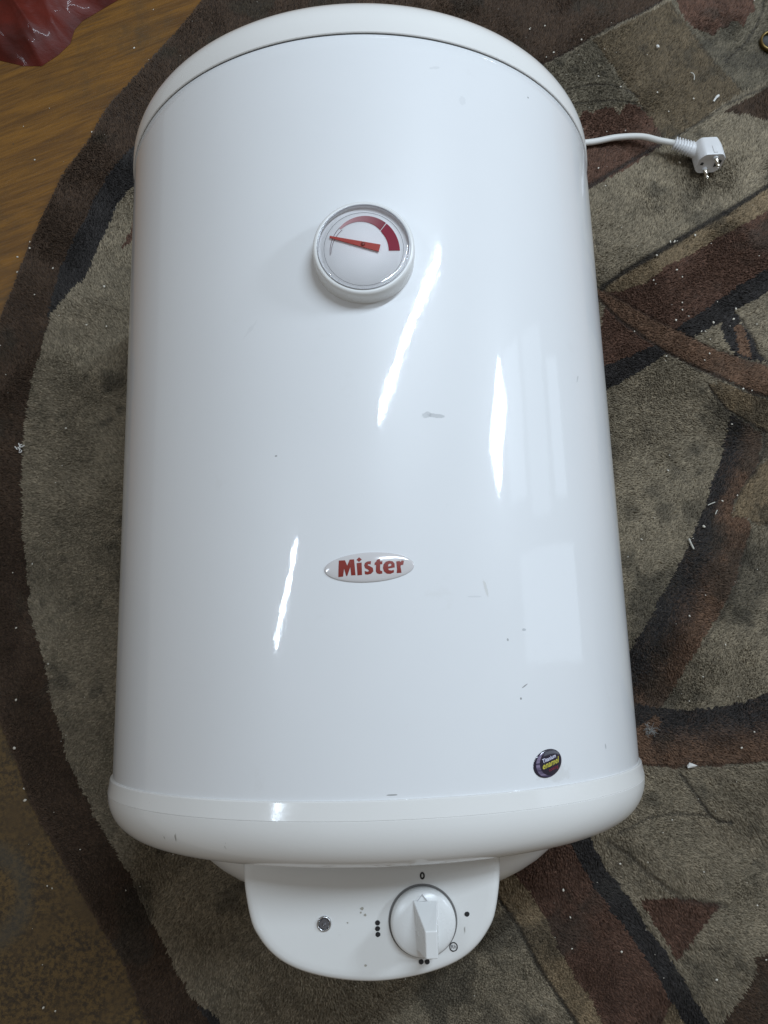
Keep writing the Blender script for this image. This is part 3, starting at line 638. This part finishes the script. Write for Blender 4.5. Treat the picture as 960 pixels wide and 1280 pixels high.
ring0 = [tipp - nn_ * 0.0006, tail - nn_ * 0.0026, tail + nn_ * 0.0026, tipp + nn_ * 0.0006]
link('needle', loft([[(p.x, p.y, 0.4472) for p in ring0], [(p.x, p.y, 0.4480) for p in ring0]], True, True), needle_mat, therm, smooth=False)
link('pivot', lathe_z([(0.0014, 0.4462), (0.0014, 0.4486), (0.0008, 0.4489)], 20, (0.0030, 0.1377), cap_last=True), plain('dark red hub', (0.22, 0.02, 0.012), 0.4), therm)
def glass_material():
    m = bpy.data.materials.new('clear cover'); m.use_nodes = True; nt = m.node_tree; nt.nodes.clear()
    out = N(nt, 'ShaderNodeOutputMaterial'); mx = N(nt, 'ShaderNodeMixShader'); tr = N(nt, 'ShaderNodeBsdfTransparent'); gl = N(nt, 'ShaderNodeBsdfGlossy')
    fr_ = N(nt, 'ShaderNodeFresnel'); fr_.inputs[0].default_value = 1.45
    tr.inputs[0].default_value = (0.985, 0.988, 0.99, 1); gl.inputs['Roughness'].default_value = 0.04
    nt.links.new(noise(nt, mapped(nt), 40), N(nt, 'ShaderNodeMath').inputs[0])
    nt.links.new(fr_.outputs[0], mx.inputs[0]); nt.links.new(tr.outputs[0], mx.inputs[1]); nt.links.new(gl.outputs[0], mx.inputs[2]); nt.links.new(mx.outputs[0], out.inputs[0])
    return m
cover = [(0.0311, 0.4486), (0.0309, 0.4493), (0.0303, 0.4497), (0.0290, 0.4499), (0.0250, 0.4502), (0.0150, 0.4505), (0.0002, 0.4506)]
link('cover_glass', lathe_z(cover, 96, (GX, GY), cap_last=True), glass_material(), therm)
link('cover_rim', lathe_z([(0.03150, 0.4488), (0.03145, 0.4498), (0.03085, 0.4498), (0.03085, 0.4488)], 96, (GX, GY)), plain('grey rim', (0.50, 0.51, 0.54), 0.2, 0.2), therm)

# domed oval badge
badge_mat = plain('pearl badge', (0.62, 0.60, 0.60), 0.12, 0.0, 1.0, var=0.02)
BXc, BYc, BA, BB = 0.0014, -0.0813, 0.0290, 0.0096
def dome_h(u): return 0.00035 + 0.0016 * math.sqrt(max(0.0, 1 - u * u))
v, f = [], []; seg, rg = 72, 12; tilt = math.radians(1.9)
def badge_pt(px, py, h): 
    return wrap(px, py, h)
for k in range(rg + 1):
    u = math.sin(k / rg * PI / 2) if k < rg else 1.0
    for i in range(seg):
        a = 2 * PI * i / seg; lx, ly = BA * u * math.cos(a), BB * u * math.sin(a)
        v.append(badge_pt(BXc + lx * math.cos(tilt) - ly * math.sin(tilt), BYc + lx * math.sin(tilt) + ly * math.cos(tilt), dome_h(u)))
for i in range(seg):
    a = 2 * PI * i / seg; lx, ly = BA * math.cos(a), BB * math.sin(a)
    v.append(badge_pt(BXc + lx * math.cos(tilt) - ly * math.sin(tilt), BYc + lx * math.sin(tilt) + ly * math.cos(tilt), -0.0003))
for k in range(rg + 1):
    for i in range(seg):
        j = (i + 1) % seg; f.append((k * seg + i, (k + 1) * seg + i, (k + 1) * seg + j, k * seg + j))
badge = link('badge', mesh(v, f), badge_mat, heater)
def on_badge(p):
    qx, qy = p.x - BXc, p.y - BYc
    lx, ly = qx * math.cos(tilt) + qy * math.sin(tilt), -qx * math.sin(tilt) + qy * math.cos(tilt)
    return badge_pt(p.x, p.y, dome_h(min(1.0, math.hypot(lx / BA, ly / BB))) + 0.00012)
for shapes in BADGE_LETTERS:
    me = curve_mesh([[(a / 1e5, b / 1e5) for a, b in s] for s in shapes]); subdivide(me, 2)
    move(me, on_badge); link('letter', me, red_ink, badge, smooth=False)

# dark round sticker
sticker_mat = plain('navy sticker', (0.012, 0.009, 0.026), 0.12, 0.0, 1.0, var=0.3, scale=300)
SX, SY, SA, SB = 0.1190, -0.2085, 0.0124, 0.0086
def st_h(u): return 0.0003 + 0.0009 * math.sqrt(max(0.0, 1 - u * u))
v, f = [], []; seg, rg = 48, 8; stilt = math.radians(14)
def st_pt(lx, ly, e=0.0):
    u = min(1.0, math.hypot(lx / SA, ly / SB))
    return wrap(SX + lx * math.cos(stilt) - ly * math.sin(stilt), SY + lx * math.sin(stilt) + ly * math.cos(stilt), st_h(u) + e)
for k in range(rg + 1):
    u = math.sin(k / rg * PI / 2)
    for i in range(seg): v.append(st_pt(SA * u * math.cos(2 * PI * i / seg), SB * u * math.sin(2 * PI * i / seg)))
for i in range(seg): v.append(st_pt(SA * math.cos(2 * PI * i / seg), SB * math.sin(2 * PI * i / seg), -0.0006))
for k in range(rg + 1):
    for i in range(seg):
        j = (i + 1) % seg; f.append((k * seg + i, (k + 1) * seg + i, (k + 1) * seg + j, k * seg + j))
sticker = link('round_sticker', mesh(v, f), sticker_mat, heater)
def st_text(name, body, size, ox, oy, matl, bold=0.0, shear=0.0):
    me = text_mesh(body, size, bold, shear); move(me, lambda p: st_pt(p.x + ox, p.y + oy, 0.00008)); link(name, me, matl, sticker, smooth=False)
st_text('white_lettering', 'Titanium', 0.0034, 0.0012, 0.0028, plain('white ink', (0.62, 0.62, 0.75), 0.4), 0.00008, 0.15)
st_text('yellow_lettering', 'enamel', 0.0052, 0.0012, -0.0004, plain('yellow ink', (0.52, 0.47, 0.06), 0.4), 0.00010, 0.35)
st_text('red_lettering', 'coating', 0.0030, 0.0028, -0.0040, plain('dark red ink', (0.20, 0.02, 0.04), 0.4), 0.00004, 0.1)
cres_o = [(-0.0001 + 0.0104 * math.cos(a), 0.0084 * math.sin(a)) for a in [math.radians(105 + 165 * k / 20) for k in range(21)]]
cres_i = [(0.0018 + 0.0094 * math.cos(a), 0.0078 * math.sin(a)) for a in [math.radians(110 + 155 * k / 20) for k in range(21)]]
me = curve_mesh([cres_o + cres_i[::-1]]); subdivide(me, 1); move(me, lambda p: st_pt(p.x, p.y, 0.00006))
sm, nt, b_ = new_mat('lilac stripes'); w_ = mapped(nt, (1, 1, 1)); wv = noise(nt, mapped(nt, (30, 700, 30)), 1.0, 2)
nt.links.new(mix(nt, ramp(nt, wv, 0.4, 0.6), (0.22, 0.18, 0.27), (0.05, 0.04, 0.08)), b_.inputs['Base Color']); b_.inputs['Roughness'].default_value = 0.15
link('crescent', me, sm, sticker, smooth=False)

# ---------------------------------------------------------------- power cord and plug
cord_mat = plain('white cord', (0.66, 0.655, 0.63), 0.45)
plug_mat = plain('white plug plastic', (0.66, 0.66, 0.665), 0.38)
path = catmull([(0.160, 0.515, 0.020), (0.235, 0.530, 0.012), (0.299, 0.5355, 0.0055), (0.338, 0.5415, 0.006), (0.370, 0.5390, 0.010), (0.392, 0.5285, 0.015), (0.412, 0.5210, 0.0185)], 8)
path = [Vector((0.10, 0.445, 0.075)), Vector((0.105, 0.46, 0.05))][:0] + path
lead = catmull([(0.060, 0.352, 0.060), (0.085, 0.40, 0.030), (0.115, 0.47, 0.022), (0.160, 0.515, 0.020)], 8)[:-1]
link('power_cord', tube(lead + path, 0.0040, 14), cord_mat, heater)
# plug frame: c along the cord, n out of the pin face, u across
nrm = Vector((0.05, -0.97, 0.17)).normalized(); cdir = Vector((1, -0.12, 0.0)); cdir = (cdir - nrm * cdir.dot(nrm)).normalized(); udir = nrm.cross(cdir)
PC = Vector((0.4525, 0.4890, 0.0200))                        # middle of the pin face
def pp(c_, u_, n_): return PC + cdir * c_ + udir * u_ + nrm * n_
outl = []
for k in range(40):
    a = 2 * PI * k / 40; rr = 0.0192
    cx_, ux_ = rr * math.cos(a), rr * math.sin(a)
    ux_ = max(-0.0160, min(0.0160, ux_)); cx_ = max(-0.0178, min(0.0178, cx_)); outl.append((cx_, ux_))
rings = [[pp(a * 0.80, b * 0.80, -0.0310) for a, b in outl], [pp(a * 0.90, b * 0.93, -0.0298) for a, b in outl], [pp(a * 0.985, b * 0.98, -0.0225) for a, b in outl],
         [pp(a, b, -0.016) for a, b in outl], [pp(a, b, -0.0012) for a, b in outl], [pp(a * 0.96, b * 0.96, 0) for a, b in outl],
         [pp(a * 0.86, b * 0.86, -0.0006) for a, b in outl]]
plug = link('plug', loft(rings, True, True), plug_mat, heater, sharp=32)
# collar towards the cord
P0, P1 = Vector((0.4090, 0.5215, 0.0185)), pp(-0.010, 0.0, -0.021)
ax = (P1 - P0); L_ = ax.length; ax.normalize(); sd = ax.cross(Vector((0, 0, 1))).normalized(); upv = sd.cross(ax)
def sleeve(s0, s1, r0, r1, sq=0.85):
    r_ = []
    for s, rr in ((s0, r0 * 0.92), (s0 + (s1 - s0) * 0.15, r0), (s1 - (s1 - s0) * 0.15, r1), (s1, r1 * 0.92)):
        r_.append([P0 + ax * s + sd * (rr * math.cos(w)) + upv * (rr * sq * math.sin(w)) for w in [2 * PI * k / 20 for k in range(20)]])
    return loft(r_, True, True)
link('collar', sleeve(0.0, L_, 0.0066, 0.0105), plug_mat, plug)
for k in range(7):
    s = 0.0005 + k * 0.0036; link('collar_rib', sleeve(s, s + 0.0017, 0.0089 + k * 0.00025, 0.0091 + k * 0.00025), plug_mat, plug)
pin_mat = plain('nickel pin', (0.62, 0.58, 0.50), 0.22, 1.0)
slot_mat = plain('dark slot', (0.02, 0.02, 0.02), 0.6)
pd = 0.0095
for s in (-1, 1):
    b0 = pp(s * 0.0035, s * pd, -0.002)
    link('pin', tube([b0, b0 + nrm * 0.014, b0 + nrm * 0.0165, b0 + nrm * 0.0175], [0.0023, 0.0023, 0.0020, 0.0010], 16), pin_mat, plug)
    link('pin_base', tube([b0 + nrm * 0.0004, b0 + nrm * 0.0042], [0.0034, 0.0031], 16), plug_mat, plug)
def face_patch(name, pts_, mat, e=0.0004):
    top = [pp(a, b, e) for a, b in pts_]; bot = [pp(a, b, -0.002) for a, b in pts_]
    link(name, loft([bot, top], True, True), mat, plug, smooth=False)
face_patch('earth_contact', [(0.0065, -0.006), (0.0135, -0.003), (0.0140, 0.004), (0.0100, 0.0055), (0.0060, 0.0020)], slot_mat)
face_patch('earth_hole', [(-0.0130, -0.0012), (-0.0095, -0.0020), (-0.0090, 0.0012), (-0.0115, 0.0026)], slot_mat)
top_bar = [(-0.0016, 0.0), (0.0016, 0.0)]
link('grip_ridge', loft([[pp(a, 0.0150, n_) for a, n_ in ((-0.001, -0.014), (0.0045, -0.014), (0.0045, -0.002), (-0.001, -0.002))], [pp(a, 0.0168, n_) for a, n_ in ((-0.0006, -0.0136), (0.0041, -0.0136), (0.0041, -0.0024), (-0.0006, -0.0024))]], True, True), plug_mat, plug, smooth=False)

# ---------------------------------------------------------------- red plastic bag at the rug's edge
def bag_material():
    m, nt, b = new_mat('red plastic film'); w = mapped(nt, (1, 1.6, 1), (0, 0, 0.7))
    c = mix(nt, ramp(nt, noise(nt, w, 14, 4), 0.3, 0.7), (0.105, 0.009, 0.003), (0.050, 0.005, 0.002))
    nt.links.new(c, b.inputs['Base Color']); b.inputs['Roughness'].default_value = 0.50; b.inputs['Specular IOR Level'].default_value = 0.25; b.inputs['Coat Weight'].default_value = 0.05
    b.inputs['Coat Roughness'].default_value = 0.08
    bump(nt, math_node(nt, 'ADD', noise(nt, w, 55, 5, 0.6, 1.5), math_node(nt, 'MULTIPLY', noise(nt, w, 160, 3, 0.6), 0.3)), 0.18, 0.003, b)
    return m
bag_mat = bag_material()
outl = [(-0.568, 0.696), (-0.536, 0.706), (-0.502, 0.699), (-0.468, 0.689), (-0.443, 0.688), (-0.421, 0.705), (-0.405, 0.723), (-0.400, 0.745), (-0.390, 0.759), (-0.340, 0.793), (-0.300, 0.825), (-0.310, 0.890), (-0.400, 0.945), (-0.560, 0.950), (-0.640, 0.802)]
ol = []
for k, p in enumerate(outl):
    q = outl[(k + 1) % len(outl)]
    for s in range(8): ol.append(Vector((p[0] + (q[0] - p[0]) * s / 8, p[1] + (q[1] - p[1]) * s / 8, 0)))
cen = Vector((-0.50, 0.81, 0)); rings = []
def ridge(x_, y_, cell, seed): return 1 - abs(2 * float(vnoise(np.array([x_]), np.array([y_]), cell, seed)[0]) - 1)
for k in range(44):
    t = k / 43; s = 1 - t; z0 = 0.034 * (1 - s ** 3); rg_ = []
    for i, p in enumerate(ol):
        q = cen + (p - cen) * max(s, 0.002)
        du, dv = q.x * 0.83 + q.y * 0.56, -q.x * 0.56 + q.y * 0.83           # folds run down to the right
        fold = ridge(du * 1.6, dv * 0.45, 0.040, 5) * 0.013 + ridge(du * 1.3, dv * 0.6, 0.021, 6) * 0.0035
        rg_.append((q.x, q.y, FLOOR_Z + 0.0005 + max(0, z0 + (fold - 0.012) * min(1, t * 5))))
    rings.append(rg_)
link('plastic_bag', loft(rings, True), bag_mat, label='crumpled glossy red plastic bag lying on the orange floor', cat='bag')

# ---------------------------------------------------------------- brass fitting lying at the rug's far side
brass = plain('tarnished brass', (0.24, 0.17, 0.065), 0.38, 1.0, var=0.45)
ft = bpy.data.objects.new('pipe_fitting', None); col.objects.link(ft); ft['label'] = 'small brass pipe fitting with a dark bore standing on the rug'; ft['category'] = 'pipe fitting'
link('collar_ring', lathe_z([(0.0120, -0.002), (0.0158, -0.0015), (0.0160, 0.0040), (0.0152, 0.0052), (0.0138, 0.0054), (0.0130, 0.0045), (0.0126, -0.001)], 40, (0.5660, 0.6860)), brass, ft)
link('bore', lathe_z([(0.0127, 0.0005), (0.0124, -0.0005), (0.0004, -0.0006)], 32, (0.5660, 0.6860), cap_last=True), slot_mat, ft)

# ---------------------------------------------------------------- crumbs, lint and splinters
crumb_mat = plain('pale crumbs', (0.62, 0.58, 0.50), 0.7, var=0.25, scale=400)
tmpl = bmesh.new(); bmesh.ops.create_icosphere(tmpl, subdivisions=1, radius=1.0)
tv = np.array([vv.co for vv in tmpl.verts]); tf = np.array([[vv.index for vv in ff.verts] for ff in tmpl.faces]); tmpl.free()
pos = [(a / 1e4, b / 1e4, random.uniform(0.0008, 0.0016)) for a, b in CRUMBS]
while len(pos) < 330:
    a, b = random.uniform(-0.5, 0.58), random.uniform(-0.55, 0.80)
    if abs(a) < 0.20 and -0.30 < b < 0.40: continue
    if a < 0 and random.random() < 0.45: continue
    pos.append((a, b, random.uniform(0.00025, 0.0007)))
vs, fs = [], []
for k, (a, b, s) in enumerate(pos):
    on = inside(np.array([a]), np.array([b]), RUG_EDGE)[0]
    sc = np.array([s * random.uniform(0.7, 1.5), s * random.uniform(0.7, 1.5), s * 0.6]); an = random.uniform(0, PI)
    q = tv * sc * (1 + rng.uniform(-0.3, 0.3, (len(tv), 1)))
    q = np.stack([q[:, 0] * math.cos(an) - q[:, 1] * math.sin(an), q[:, 0] * math.sin(an) + q[:, 1] * math.cos(an), q[:, 2]], 1)
    vs.append(q + [a, b, (-0.0008 if on else FLOOR_Z) + s * 0.45]); fs.append(tf + k * len(tv))
me = np_mesh(np.concatenate(vs), np.concatenate(fs).ravel(), 3)
link('crumbs', me, crumb_mat, smooth=False, kind='stuff', label='tiny pale crumbs and grit scattered over the rug')

def bit(name, label, cat, pts_, r, mat, flat_=0.6):
    me = tube(catmull([(a, b, z) for a, b, z in pts_], 5), r, 7)
    link(name, me, mat, smooth=False, label=label, cat=cat)
wood_bit = plain('pale wood', (0.52, 0.50, 0.44), 0.7, var=0.2, scale=300)
paper = plain('white scrap', (0.66, 0.65, 0.62), 0.8, var=0.12, scale=300)
bit('splinter', 'thick pale splinter on the dark edge of the curved rust band', 'splinter', [(0.3805, -0.0020, 0.001), (0.3822, -0.0080, 0.0012), (0.3850, -0.0148, 0.001)], [0.0011] * 10 + [0.0008], wood_bit)
bit('splinter', 'thin pale splinter lying across the dark edge of the curved rust band', 'splinter', [(0.4080, 0.0385, 0.0008), (0.4126, 0.0405, 0.001), (0.4170, 0.0420, 0.0008)], 0.0006, wood_bit)
bit('splinter', 'short stubby splinter beside the thin one on the curved rust band', 'splinter', [(0.4158, 0.0270, 0.0008), (0.4172, 0.0299, 0.001), (0.4188, 0.0322, 0.0008)], 0.0006, wood_bit)
bit('thread', 'short curled pale thread on the tan square of the rug', 'thread', [(0.4505, 0.6420, 0.0008), (0.4535, 0.6400, 0.001), (0.4548, 0.6360, 0.001), (0.4538, 0.6300, 0.0008)], 0.0006, wood_bit)
bit('plastic_scrap', 'small white plastic scrap on the rug above the plug', 'scrap', [(0.4765, 0.5960, 0.001), (0.4808, 0.6015, 0.0018), (0.4850, 0.6052, 0.0012)], [0.0013] * 5 + [0.0017] * 5 + [0.0010], paper)
def scrap(name, label, cat, cx, cy, s, mat, seed, z=0.0008, stretch=1.4):
    rr = random.Random(seed); v_ = []
    for p in tv:
        k = 1 + rr.uniform(-0.45, 0.45); v_.append((cx + p[0] * s * stretch * k, cy + p[1] * s * k, z + p[2] * s * 0.5 * k))
    link(name, mesh(v_, [tuple(t) for t in tf]), mat, smooth=False, label=label, cat=cat)
scrap('paper_scrap', 'crumpled white paper scrap on the edge of the dark rug band', 'scrap', 0.3560, -0.2642, 0.0036, paper, 3)
scrap('plaster_crumb', 'squarish pale plaster crumb on the tan square of the rug', 'crumb', 0.4096, 0.6852, 0.0022, paper, 8, stretch=1.0)
lint_mat = plain('grey lint', (0.22, 0.22, 0.21), 0.95, var=0.3, scale=300)
vs, fs = [], []
def lint(name, label, cx, cy, spread, count, r, mat, seed):
    rr = random.Random(seed); V_, F_ = [], []
    for k in range(count):
        p = Vector((cx + rr.gauss(0, spread), cy + rr.gauss(0, spread), 0.0010)); an = rr.uniform(0, 2 * PI); path_ = []
        for j in range(5):
            path_.append(p.copy()); an += rr.uniform(-0.9, 0.9); p = p + Vector((math.cos(an), math.sin(an), rr.uniform(-0.1, 0.1))) * spread * 0.6
        m_ = tube(path_, r, 5); o_ = len(V_); V_ += [tuple(q.co) for q in m_.vertices]; F_ += [tuple(i + o_ for i in q.vertices) for q in m_.polygons]
        bpy.data.meshes.remove(m_)
    link(name, mesh(V_, F_), mat, smooth=False, label=label, cat='lint')
lint('lint', 'white lint flecks on the dark brown border of the rug', -0.4356, 0.1362, 0.0022, 7, 0.0007, paper, 4)
lint('lint', 'loose grey lint ball where the two rust bands meet', 0.3122, -0.2231, 0.0026, 34, 0.00020, lint_mat, 6)
